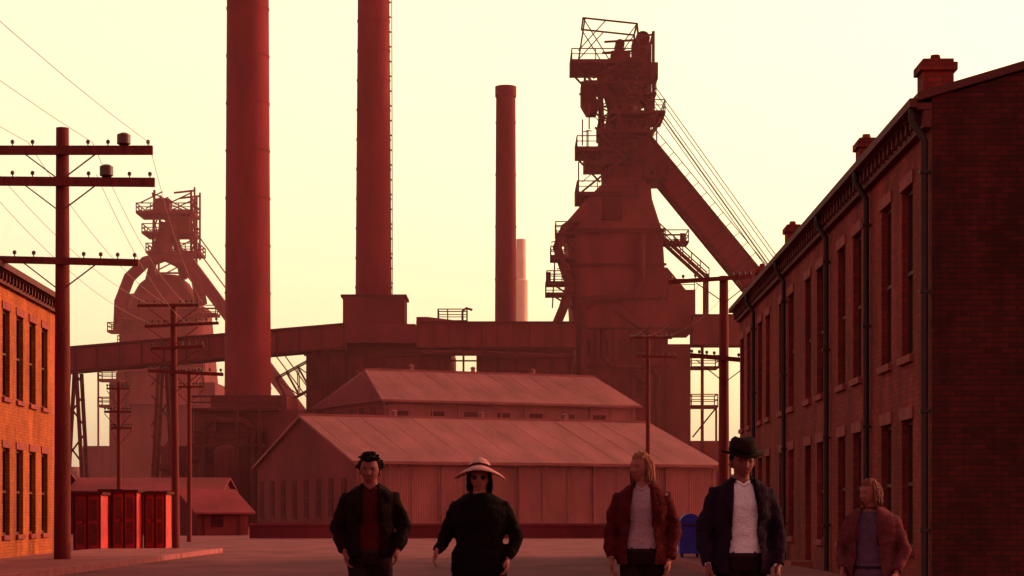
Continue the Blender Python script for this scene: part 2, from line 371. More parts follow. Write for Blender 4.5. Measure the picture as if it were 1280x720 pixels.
# ------------------------------------------------------------------ chimneys
def chimney(x,y,prof,m,bands,ladder=None,segs=40):
    P=empty('smokestack',(x,y,0))
    b=MB(); b.tube([(0,0,z) for z,r in prof],[r for z,r in prof],segs); autosmooth(b.obj('shaft',P,m),30)
    def rad(z):
        for (z0,r0),(z1,r1) in zip(prof[:-1],prof[1:]):
            if z0<=z<=z1: return r0+(r1-r0)*(z-z0)/(z1-z0)
        return prof[-1][1]
    b=MB()
    for z in bands:
        r=rad(z); rings=[[Vector((math.cos(2*math.pi*k/segs)*q,math.sin(2*math.pi*k/segs)*q,zz)) for k in range(segs)] for q,zz in ((r+.01,z),(r+.05,z),(r+.05,z+.16),(r+.01,z+.16))]
        b.loft(rings,False)
    b.obj('iron_bands',P,m)
    if ladder is not None:
        a=ladder[0]
        b=MB(); z=ladder[1]; dx,dy=math.cos(a),math.sin(a); z1=prof[-1][0]
        for o in (-.2,.2):
            r0=rad(z)+.1; r1=rad(z1)+.1
            b.beam((dx*r0-dy*o,dy*r0+dx*o,z),(dx*r1-dy*o,dy*r1+dx*o,z1),.04)
        while z<z1:
            r=rad(z); b.beam((dx*(r-.05),dy*(r-.05),z),(dx*(r+.15),dy*(r+.15),z),.4,.1); z+=1.5
        b.obj('ladder',P,m)
    return P
chimney(-25.1,190,[(0,2.45),(12,2.2),(50,1.98),(72,1.88),(72.5,2.0),(74,2.0)],M['stack'],[13+4.5*i for i in range(13)])
chimney(-14.05,203,[(20,1.86),(23.5,1.84),(52,1.62),(70,1.5),(71,1.7),(72,1.7)],M['stack'],[24+3*i for i in range(15)],(R(-5),23))
chimney(-.72,230,[(0,1.32),(24,1.24),(49.0,1.12),(49.02,1.22),(50.2,1.22)],M['stackD'],[28,34,40,46])
chimney(1.35,300,[(0,1.05),(36,1.0),(36.2,.75),(42.2,.7)],M['stackP'],[])

# ------------------------------------------------------------------ conveyor gallery & power house
P=empty('conveyor_gallery')
def incl(b,a,c,h,d): b.beam(a,c,d,h)
b=MB(); incl(b,(-46,201.5,16.4),(-16.8,201.5,18.9),2.1,3); b.obj('gallery_box',P,M['steel'])
b=MB(); incl(b,(-46.2,201.5,17.6),(-16.8,201.5,20.1),.22,3.4); incl(b,(-46.2,201.5,15.25),(-16.8,201.5,17.75),.2,3.3)
for i in range(14):
    t=i/13; x=-46+29.2*t; z=16.4+2.5*t; b.box(x-.1,x+.1,199.9,199.99,z-1.05,z+1.05)
for x,z in ((-44,15.3),(-35,16.1),(-19.5,17.4)):
    for o in (-1.2,1.2):
        b.beam((x-1.2*(1 if o<0 else -1),200.3,0),(x+o*.3,200.3,z),.35); b.beam((x-1.2*(1 if o<0 else -1),202.7,0),(x+o*.3,202.7,z),.35)
    for zz in range(2,int(z),4):
        b.beam((x-1.1,200.3,zz),(x+1.1,200.3,zz+3),.16); b.beam((x+1.1,200.3,zz),(x-1.1,200.3,zz+3),.16)
b.obj('frame_and_trestles',P,M['steelD'])

P=empty('power_house')
b=MB()
b.box(-20.8,-6.2,202,222,0,17.4); b.box(-18,-6.2,203,222,17.4,18.3)
b.box(-6.2,-3.6,202,222,0,15.3); b.box(-3.6,6.2,202,222,0,17.7)
b.frus(-17.9,-9.4,200.6,207,18.3,-17.4,-9.7,200.9,206.5,20.2); b.box(-17.0,-10.8,200.9,206,20.2,22.9)
b.obj('walls',P,M['mbrick'])
b=MB(); b.box(-17.2,-10.6,200.7,206.2,22.9,23.15); b.box(-21,-5.9,201.7,201.99,17.05,17.5); b.box(-3.8,6.2,201.7,201.99,17.2,17.6)
for x in [-20.5+1.9*i for i in range(8)]: b.box(x-.2,x+.2,201.75,201.99,0,17)
for x in [-3.2+1.8*i for i in range(6)]: b.box(x-.2,x+.2,201.75,201.99,0,17.1)
b.box(-6.25,-3.55,201.9,202.1,16.5,16.65); b.box(-5.0,-4.8,201.9,202.1,15.3,17.9)
b.obj('trim',P,M['steelD'])
b=MB()
for x in [-19.7+1.9*i for i in range(7)]: b.box(x-.45,x+.35,201.94,201.985,13.6,16)
for x in [-2.5+1.8*i for i in range(5)]: b.box(x-.3,x+.5,201.94,201.985,13.5,15.6)
b.obj('shuttered_openings',P,M['steelD'])
P=empty('conveyor_gallery')
b=MB(); b.box(-9.6,6.4,200.4,204.4,17.8,20.2); b.box(18.5,26.5,204.2,208.2,18.4,21.3); b.frus(-9.6,-3,200.6,204.2,20.2,-9.6,-8.5,200.8,204,20.9)
b.obj('gallery_box',P,M['steel'])
b=MB()
for x in [-9.5+1.6*i for i in range(11)]: b.box(x,x+.12,200.3,200.39,17.85,20.15)
b.box(-9.6,6.4,200.2,204.6,20.2,20.4); b.box(18.4,26.6,204,208.4,21.3,21.5)
for x in (19.5,22,24.5,26.2): b.beam((x,205,0),(x,205,18.4),.3)
b.platform(-7.5,-4.5,201,203.5,20.6)
b.beam((-6.5,202,20.6),(-6.5,202,21.8),.12); b.tube([(-5,202,20.4),(-5,202,21.6),(-4.6,202,21.9),(-4.0,202,21.7)],.12,8)
b.tube([(-9,200.1,17.2),(-3,200.1,17.2),(2,200.1,16.9),(6.2,200.1,16.9)],.28,10)
b.obj('frame',P,M['steelD'])

# ------------------------------------------------------------------ main blast furnace
P=empty('blast_furnace')
b=MB(); y0,y1=205,217
b.box(6.6,16,y0,y1,0,20.2); b.frus(6.3,16,y0-.4,y1,20.2,5.6,15.4,y0-.1,y1,30.2)
b.frus(4.9,15.3,y0-.6,y1,30.2,7.7,14.5,y0+2,y1-2,33.7); b.frus(7.7,14.5,y0+2,y1-2,33.7,10.1,14.4,y0+3.6,y1-3.6,36.2)
b.box(10.1,14.4,y0+3.6,y1-3.6,36.2,37.6); b.box(16,18.9,y0+1,y1,20.2,24.2); b.frus(15.4,17.9,y0+1,y1,24.2,15.4,16,y0+1,y1,26.5)
b.box(16,18.4,y0+1,y1,0,18.6); b.box(18.4,22.5,y0,y1,0,8.6)
b.obj('furnace_house',P,M['steel'])
b=MB()
for z in (4,8,12,16,20): b.box(6.45,16.1,y0-.15,y0-.003,z,z+.35)
for x in (6.7,8.5,10.3,12.1,13.9,15.7): b.box(x-.15,x+.15,y0-.22,y0-.153,0,20.4)
b.box(5.4,15.6,y0-.7,y0-.45,29.9,30.3)
for z in (23,26.5): b.box(6.1,15.8,y0-.6,y0-.42,z,z+.25)
b.box(9.2,11.2,y0-.9,y0-.005,31.2,33.4)
b.tube([(7.2,y0-.9,3),(7.2,y0-.9,22),(7.9,y0-.9,23),(12.5,y0-.9,23.4),(13.2,y0-.9,24.4),(13.2,y0-.9,29.5)],.4,10)
b.tube([(14.9,y0-.8,6),(14.9,y0-.8,15),(14.2,y0-.8,16),(10,y0-.8,16.3),(9.3,y0-.8,17.2),(9.3,y0-.8,20)],.3,10)
for k in range(5):
    z=9+k*2.6; s_=1 if k%2 else -1; b.beam((12.2-s_*1.8,y0-.8,z),(12.2+s_*1.8,y0-.8,z+2.5),.5,.14); b.beam((12.2-s_*1.8,y0-1,z+1),(12.2+s_*1.8,y0-1,z+3.5),.07)
b.obj('girts_and_pipes',P,M['steelD'])
b=MB()
for x in (7.4,9.2,11,12.8,14.6):
    for z in (13,17.2): b.box(x-.1,x+.7,y0-.04,y0-.005,z,z+1.8)
b.obj('louvres',P,M['steelD'])
b=MB(); cx,cy=11.9,211
b.tube([(cx,cy,37),(cx,cy,39.5),(cx-.2,cy,41),(cx-.2,cy,44),(cx-.4,cy,46),(cx-.4,cy,48)],[2.0,1.5,1.1,1.7,2.1,1.3],20)
for a in (0.4,1.9,3.5,5.1):
    dx,dy=math.cos(a),math.sin(a)
    b.tube([(cx+dx*1.7,cy+dy*1.7,36.5),(cx+dx*1.9,cy+dy*1.9,41),(cx+dx*1.2,cy+dy*1.2,45.5),(cx+dx*.6,cy+dy*.6,47.5)],[.5,.45,.45,.4],10)
b.tube([(10.8,208,36.6),(10.6,208,39),(11.3,208,41.5),(10.4,208,44),(9.4,208,45.6),(9.2,208,47)],.42,10)
b.tube([(6.6,204,31),(5.4,203.6,30.2),(4.6,203.5,28.2),(5.2,203.6,26.4),(5.9,203.8,24.4),(5.2,203.7,22),(4.2,203.5,19.6)],.5,10)
autosmooth(b.obj('uptakes_and_hopper',P,M['steelD']),50)
b=MB()
cols=[(9.2,208.3),(14.3,208.3),(14.3,213.6),(9.2,213.6)]
for (x,y) in cols: b.beam((x+(.6 if x<10 else -.2),y,34),(x,y,48),.32)
levels=[37.6,39.9,42.3,44.6,46.8,48]
for a,c in zip(levels[:-1],levels[1:]):
    for i in range(4):
        p=cols[i]; q=cols[(i+1)%4]
        b.beam((*p,a),(*q,a),.22); b.beam((*p,a),(*q,c),.15); b.beam((*q,a),(*p,c),.12)
b.platform(6.15,13.6,207,214.5,48.2,.35); b.platform(7.6,14.2,207.4,214.5,46.1,.3)
b.platform(10.2,15.9,207,214.5,42.9,.35); b.platform(6.7,12.6,207.2,214,39.2,.35); b.platform(7.6,12.0,207.2,214,37.7,.3)
b.platform(6.7,13,206.5,214.5,34.4,.35); b.platform(13.5,16.2,207,214,36.2,.3); b.platform(12,15,207.5,214,44.9,.25)
b.platform(9,14.5,207.5,214,41,.25)
for (x,z,xx,zz) in ((6.5,48,9.3,45),(7,39,9.4,36.5),(7,34.2,8.6,32.5),(15.6,42.6,14.4,40.6),(7.2,46,9.3,43.5)):
    b.beam((x,207.6,z),(xx,208.2,zz),.2); b.beam((x,213.6,z),(xx,213.4,zz),.2)
b.box(7.2,8.8,208.5,211,44,46); b.box(13.2,15.2,208,211,46.4,48.1); b.frus(7.8,8.8,208.6,210.4,42.8,7.2,9.2,208.3,211,44)
for x,za,zb in ((6.9,34.5,37.6),(7.3,39.3,42),(8.0,41,46),(15.0,36.3,42.8),(12.6,34.6,39)): b.beam((x,207.3,za),(x,207.3,zb),.14)
for (xa,za,xb,zb) in ((7.2,34.4,11.4,37.8),(11.8,37.8,8.6,41.1),(9.2,41,14,44.9),(14.6,42.9,11,46.2),(8.4,46.2,12,48.3)):
    b.beam((xa,206.9,za),(xb,206.9,zb),.5,.16); b.beam((xa,206.7,za+1),(xb,206.7,zb+1),.08)
rc=random.Random(11)
for i in range(26):   # valves, brackets, lamp posts and winch boxes on the landings
    z,xa,xb=rc.choice(((48.2,6.6,13.2),(46.1,8,14),(42.9,10.6,15.6),(39.2,7,12.2),(37.7,8,11.6),(34.4,7,12.6),(36.2,13.7,16),(29.2,15.4,18),(29.7,4.6,6.2),(27.2,4.1,6.2),(24.7,3.7,6.2)))
    x=rc.uniform(xa,xb); y=rc.uniform(207.6,209.5) if z>31 else rc.uniform(203.4,205.5); h=rc.uniform(.4,1.6)
    if z==29.2: y=207
    if rc.random()<.5: b.box(x-.25,x+.25,y-.25,y+.25,z,z+h*.7)
    else: b.beam((x,y,z),(x,y,z+h+.9),.1); b.beam((x,y,z+h+.9),(x+rc.choice((-.5,.5)),y,z+h+.8),.1)
for y in (208,213):
    b.beam((6.9,y,48.2),(7.6,y,52.7),.16); b.beam((7.4,y,52.7),(13.0,y,52.1),.16); b.beam((13.0,y,52.1),(13.4,y,48.2),.2)
    b.beam((7.4,y,52.7),(10.2,y,48.2),.1); b.beam((9.8,y,52.5),(6.9,y,49.3),.1); b.beam((10.2,y,48.2),(13,y,52.1),.1)
    b.beam((14.7,y,43),(14.7,y,51.3),.3); b.beam((13,y,50.6),(14.7,y,51),.2); b.beam((14.1,y,49),(14.7,y,51.2),.18)
    b.beam((12,y,48.2),(14.7,y,50.2),.2); b.beam((13.4,y,45),(14.7,y,48),.15)
    b.beam((9.6,y,50.2),(13.1,y,50.4),.2)
for x,z in ((7.4,52.7),(13,52.1),(14.7,51.2),(10.2,48.3),(14.7,47)): b.beam((x,208,z),(x,213,z),.16)
b.box(12.6,14.4,209.5,211.5,48.4,50.6); b.box(10.4,12.4,209.3,211.8,48.2,49.6)
b.tube([(13.7,209.2,50.9),(13.7,211.8,50.9)],.75,16); b.tube([(11.3,209.2,50.3),(11.3,211.8,50.3)],.5,16)
for (x0,z) in ((4.4,29.7),(3.9,27.2),(3.5,24.7),(3.4,23.6)):
    b.platform(x0,6.4,203,206,z,.25)
    b.beam((x0+.3,203.2,z),(6.4,204.5,z-1.6),.15)
b.beam((4.1,203.1,22),(4.5,203.1,30),.14)
for y in (206,209):
    b.beam((14.9,y,30.2),(20.3,y,25.3),.35); b.beam((14.9,y,31.3),(20.3,y,26.4),.12)
    for i in range(7):
        t=i/6; b.beam((14.9+5.4*t,y,30.2-4.9*t),(14.9+5.4*t,y,31.4-4.9*t),.1)
    b.beam((20.1,y,25.3),(20.1,y,21),.3)
b.platform(15.2,18.2,205.5,209,29.2,.2); b.platform(18.4,21.2,205.5,209,12.3,.25); b.platform(18.4,21.3,205.5,209,16.3,.2)
b.rail([(16,206.1,24.2),(18.8,206.1,24.2)]); b.beam((21,205.7,0),(21,205.7,12.3),.2); b.beam((18.6,206,9),(21,206,12),.15)
b.obj('platforms_and_framework',P,M['steelD'])
b=MB(); A=Vector((12.0,211,41.9)); C_=Vector((46.3,211,0.0))
b.beam(A,C_,3.0,2.1)
b.obj('skip_bridge',P,M['stackD'])
b=MB(); d=(C_-A).normalized(); nrm=Vector((-d.z,0,d.x)); 
if nrm.z<0: nrm=-nrm
for sgn in (-1,1):
    for y in (209.3,212.7):
        b.beam(A+Vector((0,y-211,0))+nrm*sgn*1.12,C_+Vector((0,y-211,0))+nrm*sgn*1.12,.3,.28)
for i in range(40):
    p=A.lerp(C_,i/40); b.beam(p+Vector((0,-1.56,0))-nrm*1.0,p+Vector((0,-1.56,0))+nrm*1.0,.1,.14)
for i in range(40):
    p=A.lerp(C_,i/40); b.beam(p+Vector((0,-1.56,0))+nrm*1.1,p+Vector((0,-1.56,0))+nrm*2.0,.07)
b.beam(A+Vector((0,-1.56,0))+nrm*2,C_+Vector((0,-1.56,0))+nrm*2,.08)
for t,w in ((.45,1),(.75,.8)):
    p=A.lerp(C_,t)
    for y in (209.2,212.8): b.beam((p.x,y,p.z),(p.x+.6,y,0),.4)
for k,(dx,z) in enumerate(((14.9,46.2),(14.9,44.6),(15.4,43.4))):
    for y in (210,212): b.tube([(dx,y,z),(dx+31,y,z-31*1.40)],.045,6)
b.obj('bridge_frame_and_cables',P,M['steelD'])

# ------------------------------------------------------------------ far blast furnace
P=empty('blast_furnace')
b=MB(); Y=350
b.box(-70.5,-52,Y,Y+20,0,24); b.frus(-69.5,-54,Y+1,Y+18,24,-68.5,-55,Y+2,Y+16,38)
b.box(-52,-40,Y+4,Y+20,0,17); b.box(-76,-70.5,Y+4,Y+15,0,13)
b.obj('cast_house',P,M['steelF'])
b=MB(); cx,cy=-61.3,Y+3
b.tube([(cx,cy,20),(cx,cy,34),(cx,cy,38.5),(cx,cy,41.5),(cx,cy,43)],[7.2,7.0,6.1,4.4,2.6],28)
b.cyl(-67.5,Y+6,20,38,2.4,2.4,20); b.ball((-67.5,Y+6,38),(2.4,2.4,2.2),14)
autosmooth(b.obj('furnace_shell',P,M['steelF']),50)
b=MB()
b.tube([(-68.6,Y-1,33),(-68.4,Y-1,38),(-66.8,Y-1,42.2),(-64,Y-1,44.9),(-60.5,Y-1,46),(-57.2,Y-1,44.6),(-55,Y-1,41.8),(-54.2,Y-1,37.5)],1.05,14)
b.tube([(-60.5,Y-1,46),(-60.5,Y,50),(-59.5,Y,53)],[1.3,1.0,.9],12); b.tube([(-63.5,Y,42),(-62.3,Y,47),(-60.8,Y,52)],.7,10); b.tube([(-57.5,Y,42),(-58.4,Y,47),(-59.6,Y,52)],.7,10)
autosmooth(b.obj('downcomer',P,M['steelF']),50)
b=MB()
cols=[(-62.8,Y-1),(-56,Y-1),(-56,Y+5),(-62.8,Y+5)]
for (x,y) in cols: b.beam((x,y,42),(x+(.4 if x<-60 else 0),y,57.5),.35)
for a,c in ((43,46.5),(46.5,50),(50,53.8),(53.8,57)):
    for i in range(4):
        p=cols[i]; q=cols[(i+1)%4]; b.beam((*p,a),(*q,a),.3); b.beam((*p,a),(*q,c),.2); b.beam((*q,a),(*p,c),.2)
b.platform(-65.5,-55.5,Y-2,Y+6,53.8,.5,1.3,.16); b.platform(-64.5,-55.5,Y-2,Y+6,50.2,.4,1.3,.16); b.platform(-63.8,-54.5,Y-2,Y+6,46.8,.4,1.3,.16)
b.box(-62.5,-60,Y,Y+3,54,56.2); b.box(-59,-56.5,Y,Y+3,50.4,53)
for y in (Y-1,Y+5):
    b.beam((-55.4,y,46),(-55.4,y,58),.3); b.beam((-59,y,57),(-55.4,y,57.4),.3); b.beam((-65,y,55.2),(-61,y,57.2),.2)
for z in (20,24.5,29,33): b.platform(-72.2 if z<28 else -70.5,-67,Y-2,Y+2,z,.4,1.3,.16)
for z in (26,30.5,35): b.platform(-68.2,-53.4,Y-4.6,Y-2,z,.35,1.3,.14)
b.platform(-55,-51.5,Y-2,Y+3,36,.4,1.3,.16); b.platform(-53.5,-49,Y-1,Y+3,29,.4,1.3,.16)
b.beam((-72,Y-2,0),(-72,Y-2,26),.3)
b.beam((-57.5,Y,46.3),(-23,Y,0),3,2.0); b.beam((-56.5,Y-1.2,49.2),(-20,Y-1.2,0),.2); b.beam((-55.5,Y-1.2,50.6),(-19,Y-1.2,0),.2)
b.obj('top_works',P,M['steelF'])

# ------------------------------------------------------------------ gas cleaning block near left stack
P=empty('gas_cleaning_plant')
b=MB(); b.box(-29.6,-19.4,186,197,0,10.8); b.box(-28,-21,186.5,196,10.8,12.2); b.box(-33,-29.6,188,196,0,7.5); b.box(-22.3,-19.6,184.8,185.99,0,10)
b.obj('walls',P,M['mbrick'])
b=MB()
b.platform(-29.9,-21.5,184.6,185.9,10.9,.25); b.platform(-29.9,-23,184.6,185.9,7.6,.25)
for x in (-29.6,-27.5,-25.4,-23.3): b.beam((x,184.8,0),(x,184.8,10.8),.25)
b.tube([(-28.6,185.2,0),(-28.6,185.2,9),(-27.8,185.2,9.8),(-25,185.2,9.8),(-24,185.2,9),(-24,185.2,0)],.42,12)
b.tube([(-33,187.5,5.5),(-30.5,187.2,5.5),(-29.4,186,6.2),(-26,185.6,6.2)],.35,10)
b.cyl(-26.3,184,0,6.8,1.1,1.1,20); b.ball((-26.3,184,6.8),(1.1,1.1,.7),12)
b.beam((-33,186,0),(-30,186,7.4),.2,.6)
b.truss((-23,200,13.5),(-17.5,200,16.5),1.5,2.6,.14,5)
b.obj('pipework',P,M['steelD'])

# ------------------------------------------------------------------ small huts, red sheds, mailbox
def hut(name,x0,x1,y0,y1,eave,ridge,rz=0):
    P=empty(name,(x0,y0,0),rz); L=x1-x0; W=y1-y0
    b=MB(); b.box(0,L,0,W,0,eave); 
    for x in (0.0,L): b.add([(x,0,eave),(x,W,eave),(x,W/2,ridge)],[(0,1,2)])
    b.obj('walls',P,M['mbrick'])
    b=MB(); t=.1; sl=(ridge-eave)/(W/2)
    for p in ([(-.3,-.35,eave-sl*.35+.02),(L+.3,-.35,eave-sl*.35+.02),(L+.3,W/2,ridge+.02),(-.3,W/2,ridge+.02)],[(-.3,W+.35,eave-sl*.35+.02),(-.3,W/2,ridge+.02),(L+.3,W/2,ridge+.02),(L+.3,W+.35,eave-sl*.35+.02)]):
        b.add(p+[(q[0],q[1],q[2]+t) for q in p],[(0,3,2,1),(4,5,6,7),(0,1,5,4),(1,2,6,5),(2,3,7,6),(3,0,4,7)])
    b.obj('roof',P,M['mwall'])
    b=MB(); x=.8
    while x<L-1.2: b.box(x,x+.7,-.03,-.003,eave*.35,eave*.85); x+=2.1
    b.obj('windows',P,M['millglass'])
    b=MB(); x=.3
    while x<L: b.box(x,x+.12,-.06,-.031,0,eave-.2); x+=2.1
    b.obj('posts',P,M['steelD'])
hut('low_shed',-26.4,-17.6,120,126,2.55,3.3)
hut('low_shed',-17.6,-14.6,112,118,1.3,2.5,R(28))
hut('low_shed',-33,-27,118,124,2.8,3.6)
def red_shed(x,y,w,h,d):
    P=empty('red_wooden_shed',(x,y,0))
    b=MB(); b.box(0,w,0,d,.08,h); b.obj('body',P,M['redpaint'])
    b=MB(); b.frus(-.08,w+.08,-.12,d+.1,h,-.08,w+.08,-.1,d+.08,h+.09); b.box(-.03,w+.03,-.03,d+.03,0,.08)
    for xx in (-.02,w/2-.03,w-.04): b.box(xx,xx+.06,-.03,-.003,.1,h-.02)
    b.obj('roof_and_trim',P,M['steelD'])
    b=MB()
    for xx in (.1,w/2+.08): b.box(xx,xx+w/2-.2,-.025,-.004,.25,h*.5); b.box(xx,xx+w/2-.2,-.025,-.004,h*.56,h-.15)
    b.obj('door_panels',P,M['brickR'])
    b=MB(); b.box(w/2-.12,w/2-.08,-.07,-.032,h*.5,h*.5+.14); b.obj('handle',P,M['steelD'])
red_shed(-14.15,64.6,.85,1.85,1.2); red_shed(-13.3,66.5,.8,1.95,1.2); red_shed(-12.4,67.5,.7,1.9,1.2); red_shed(-14.2,69,.7,2,1.2)
P=empty('mailbox',(4.62,52,.12)); b=MB()
prof=[(.28*math.cos(t),.86+.28*math.sin(t)) for t in [math.pi*i/10 for i in range(11)]]
rings=[[Vector((xx,yy,zz)) for xx,zz in ([(-.28,.10)]+prof[::-1]+[(.28,.10)])] for yy in (-.26,.26)]
b.loft(rings); b.obj('body',P,M['blue'])
b=MB(); b.box(-.2,.2,-.29,-.262,.82,.86)
for i in (-.22,.18):
    for j in (-.22,.18): b.box(i,i+.04,j,j+.04,0,.1)
b.obj('flap_and_legs',P,M['steelD'])

# distant tree line
b=MB()
for i in range(150):
    x=-260+i*2.3+random.uniform(-1,1); y=560+random.uniform(-20,20); h=random.uniform(7,15)
    for k in range(5):
        b.ball((x+random.uniform(-3,3),y+random.uniform(-3,3),h*random.uniform(.3,1)),(random.uniform(1.5,4),3,random.uniform(1.5,4)),6)
b.obj('distant_trees',None,M['tree'])

# ------------------------------------------------------------------ people
def cloth(name,col,var=.25): return mat(name,col,.98,6,var,.5,60,spec=.04)
C={}
C['black']=cloth('black_wool',(.008,.001,.002)); C['black2']=cloth('black_coat',(.005,.001,.0015)); C['dred']=cloth('dark_red_shirt',(.045,.002,.004))
C['maroon']=cloth('maroon_jacket',(.052,.003,.006)); C['pink']=cloth('pale_shirt',(.26,.09,.14),.12); C['white']=cloth('white_shirt',(.52,.27,.38),.08)
C['trou']=cloth('dark_trousers',(.012,.002,.004)); C['grey']=cloth('brown_jacket',(.085,.011,.018)); C['mauve']=cloth('mauve_dress',(.075,.022,.052)); C['navy']=cloth('dark_cardigan',(.012,.0025,.009))
C['skin']=mat('skin',(.19,.032,.034),.7,8,.15,.1,60,spec=.1); C['skinD']=mat('skin_tanned',(.125,.018,.021),.7,8,.15,.1,60,spec=.1)
C['hairB']=mat('black_hair',(.007,.001,.002),.8,30,.4,.6,120,(1,1,.2),spec=.05); C['hairL']=mat('fair_hair',(.19,.036,.026),.7,30,.4,.6,120,(1,1,.2),spec=.1); C['hairR']=mat('auburn_hair',(.14,.022,.018),.7,30,.4,.6,120,(1,1,.2),spec=.1)
C['straw']=mat('straw',(.40,.13,.15),.9,30,.3,.5,90,spec=.05); C['felt']=mat('felt_hat',(.012,.002,.003),.98,10,.3,.3,80,spec=.04)
C['eye']=mat('eye_white',(.18,.07,.07),.4,5,.05,.0); C['iris']=mat('iris',(.01,.002,.004),.5,5,.05,.0,spec=.05); C['lip']=mat('lips',(.10,.010,.014),.7,5,.1,.1); C['shoe']=mat('shoe_leather',(.015,.002,.004),.6,5,.3,.1)
C['belt']=mat('belt_leather',(.015,.002,.004),.6,5,.3,.1,spec=.05)

def bake(o,mods):
    for m in mods: m(o)
    dg=bpy.context.evaluated_depsgraph_get(); dg.update()
    me=bpy.data.meshes.new_from_object(o.evaluated_get(dg)); o.modifiers.clear(); old=o.data; o.data=me; bpy.data.meshes.remove(old)
    for p in me.polygons: p.use_smooth=True
def rem(v):
    def f(o):
        m=o.modifiers.new('r','REMESH'); m.mode='VOXEL'; m.voxel_size=v; m.use_smooth_shade=True
    return f
def smo(n,fac=.5):
    def f(o):
        m=o.modifiers.new('s','SMOOTH'); m.iterations=n; m.factor=fac
    return f
def ell(cx,cy,z,rx,ry,n=24,p=2.3):
    out=[]
    for k in range(n):
        t=2*math.pi*k/n; c,s=math.cos(t),math.sin(t)
        out.append(Vector((cx+rx*math.copysign(abs(c)**(2/p),c),cy+ry*math.copysign(abs(s)**(2/p),s),z)))
    return out
TORSO=[(.86,.165,.12),(.93,.172,.125),(1.0,.162,.115),(1.10,.155,.11),(1.22,.168,.118),(1.33,.182,.125),(1.40,.182,.112),(1.445,.158,.095),(1.48,.115,.08),(1.51,.066,.062)]
def wr(o,amp,sc,seed):
    me=o.data
    nn=[v.normal.copy() for v in me.vertices]
    for v,n in zip(me.vertices,nn):
        c=v.co; q=Vector((c.x*sc+seed,c.y*sc,c.z*sc*1.6))
        d=noise.noise(q)*amp+noise.noise(q*2.3)*amp*.45
        v.co=c+n*d
def person(name,x,y,H,face,arms,jac,shirt,trou,skin,hair,hairstyle,open_w,hem,hat=None,headturn=0,headtilt=0,stride=.18,bulk=1.0,handcurl=1.0,seed=0,collar=True,glasses=False):
    s=H/1.78
    P=empty(name,(x,y,0),face); P.scale=(s,s,s)
    arms=[[Vector(p) for p in a] for a in arms]
    legs=[]
    for sg,st in ((-1,-stride),(1,stride)):
        hip=Vector((sg*.09,0,.90)); knee=Vector((sg*.10,st*.5-.04,.50)); ank=Vector((sg*.10,st*1.0+.02,.10 if st<0 else .13)); legs.append((hip,knee,ank))
    b=MB(); b.loft([ell(0,0,z,rx*bulk,ry*bulk) for z,rx,ry in TORSO])
    b.tube([(0,.01,1.42),(0,.0,1.50),(0,-.012,1.60)],[.068,.060,.058],16)
    for a in arms:
        sh,el,wr_=a; b.tube([sh+Vector((-.05*(1 if sh.x>0 else -1),0,.0)),sh,(sh+el)/2,el,(el+wr_)/2,wr_],[.055,.055,.048,.042,.037,.028],14)
    for h,k,a in legs: b.tube([h+Vector((0,0,.06)),h-Vector((0,0,.06)),(h+k)/2,k,(k+a)/2,a],[.09,.097,.085,.068,.066,.062],16)
    o=b.obj('body',P,shirt); bake(o,[rem(.013),smo(3)])
    me=o.data; me.materials.clear(); 
    for m in (shirt,trou,skin,C['belt']): me.materials.append(m)
    wr(o,.009,9,seed)
    for p in me.polygons:
        c=p.center
        if c.z<.965 and (abs(c.x)<.19 or c.z<.8): p.material_index=1
        elif c.z<1.0 and abs(c.x)<.17: p.material_index=3
        elif c.z>1.49 and abs(c.x)<.1: p.material_index=2
        else: p.material_index=0
    b=MB(); ex=.028
    rings=[]
    zs=[hem,hem+.1]+[t[0] for t in TORSO if t[0]>hem+.14]
    def rr(z):
        if z<=TORSO[0][0]: return TORSO[0][1]+.004+.03*(TORSO[0][0]-z),TORSO[0][2]+.004+.03*(TORSO[0][0]-z)
        for (a,r1,q1),(c,r2,q2) in zip(TORSO[:-1],TORSO[1:]):
            if a<=z<=c: t=(z-a)/(c-a); return r1+(r2-r1)*t,q1+(q2-q1)*t
        return TORSO[-1][1:]
    for z in zs:
        r1,r2=rr(z); fl=.012 if z<1.05 else 0
        rings.append(ell(0,.0,z+(.012 if z>1.4 else 0),r1*bulk+ex+fl,r2*bulk+ex+fl))
    b.loft(rings)
    for a in arms:
        sh,el,w_=a; w2=el.lerp(w_,.93)
        b.tube([sh+Vector((-.07*(1 if sh.x>0 else -1),0,-.01)),sh+Vector((0,0,-.01)),(sh+el)/2,el,(el+w2)/2,w2],[.062,.068,.068,.064,.056,.046],16)
    o=b.obj('jacket',P,jac); bake(o,[rem(.012),smo(3)]); wr(o,.019,7,seed+5)
    bm=bmesh.new(); bm.from_mesh(o.data); dl=[]
    for f in bm.faces:
        c=f.calc_center_median(); n=f.normal
        if open_w and c.y<-.02 and abs(c.x)<.2 and c.z<1.53:
            t=max(0,min(1,(1.47-c.z)/(1.47-hem)))
            w=open_w[0]*(1-t)+open_w[1]*t+.010*math.sin(c.z*17+seed)
            if abs(c.x)<w: dl.append(f); continue
        if c.z<hem+.012 and n.z<-.6 and abs(c.x)<.22: dl.append(f)
    bmesh.ops.delete(bm,geom=dl,context='FACES')
    for it in range(3): bmesh.ops.smooth_vert(bm,verts=[v for v in bm.verts if v.is_boundary],factor=.5,use_axis_x=True,use_axis_y=False,use_axis_z=False)
    bm.to_mesh(o.data); bm.free()
    m=o.modifiers.new('th','SOLIDIFY'); m.thickness=.008; m.offset=-1
    b=MB()
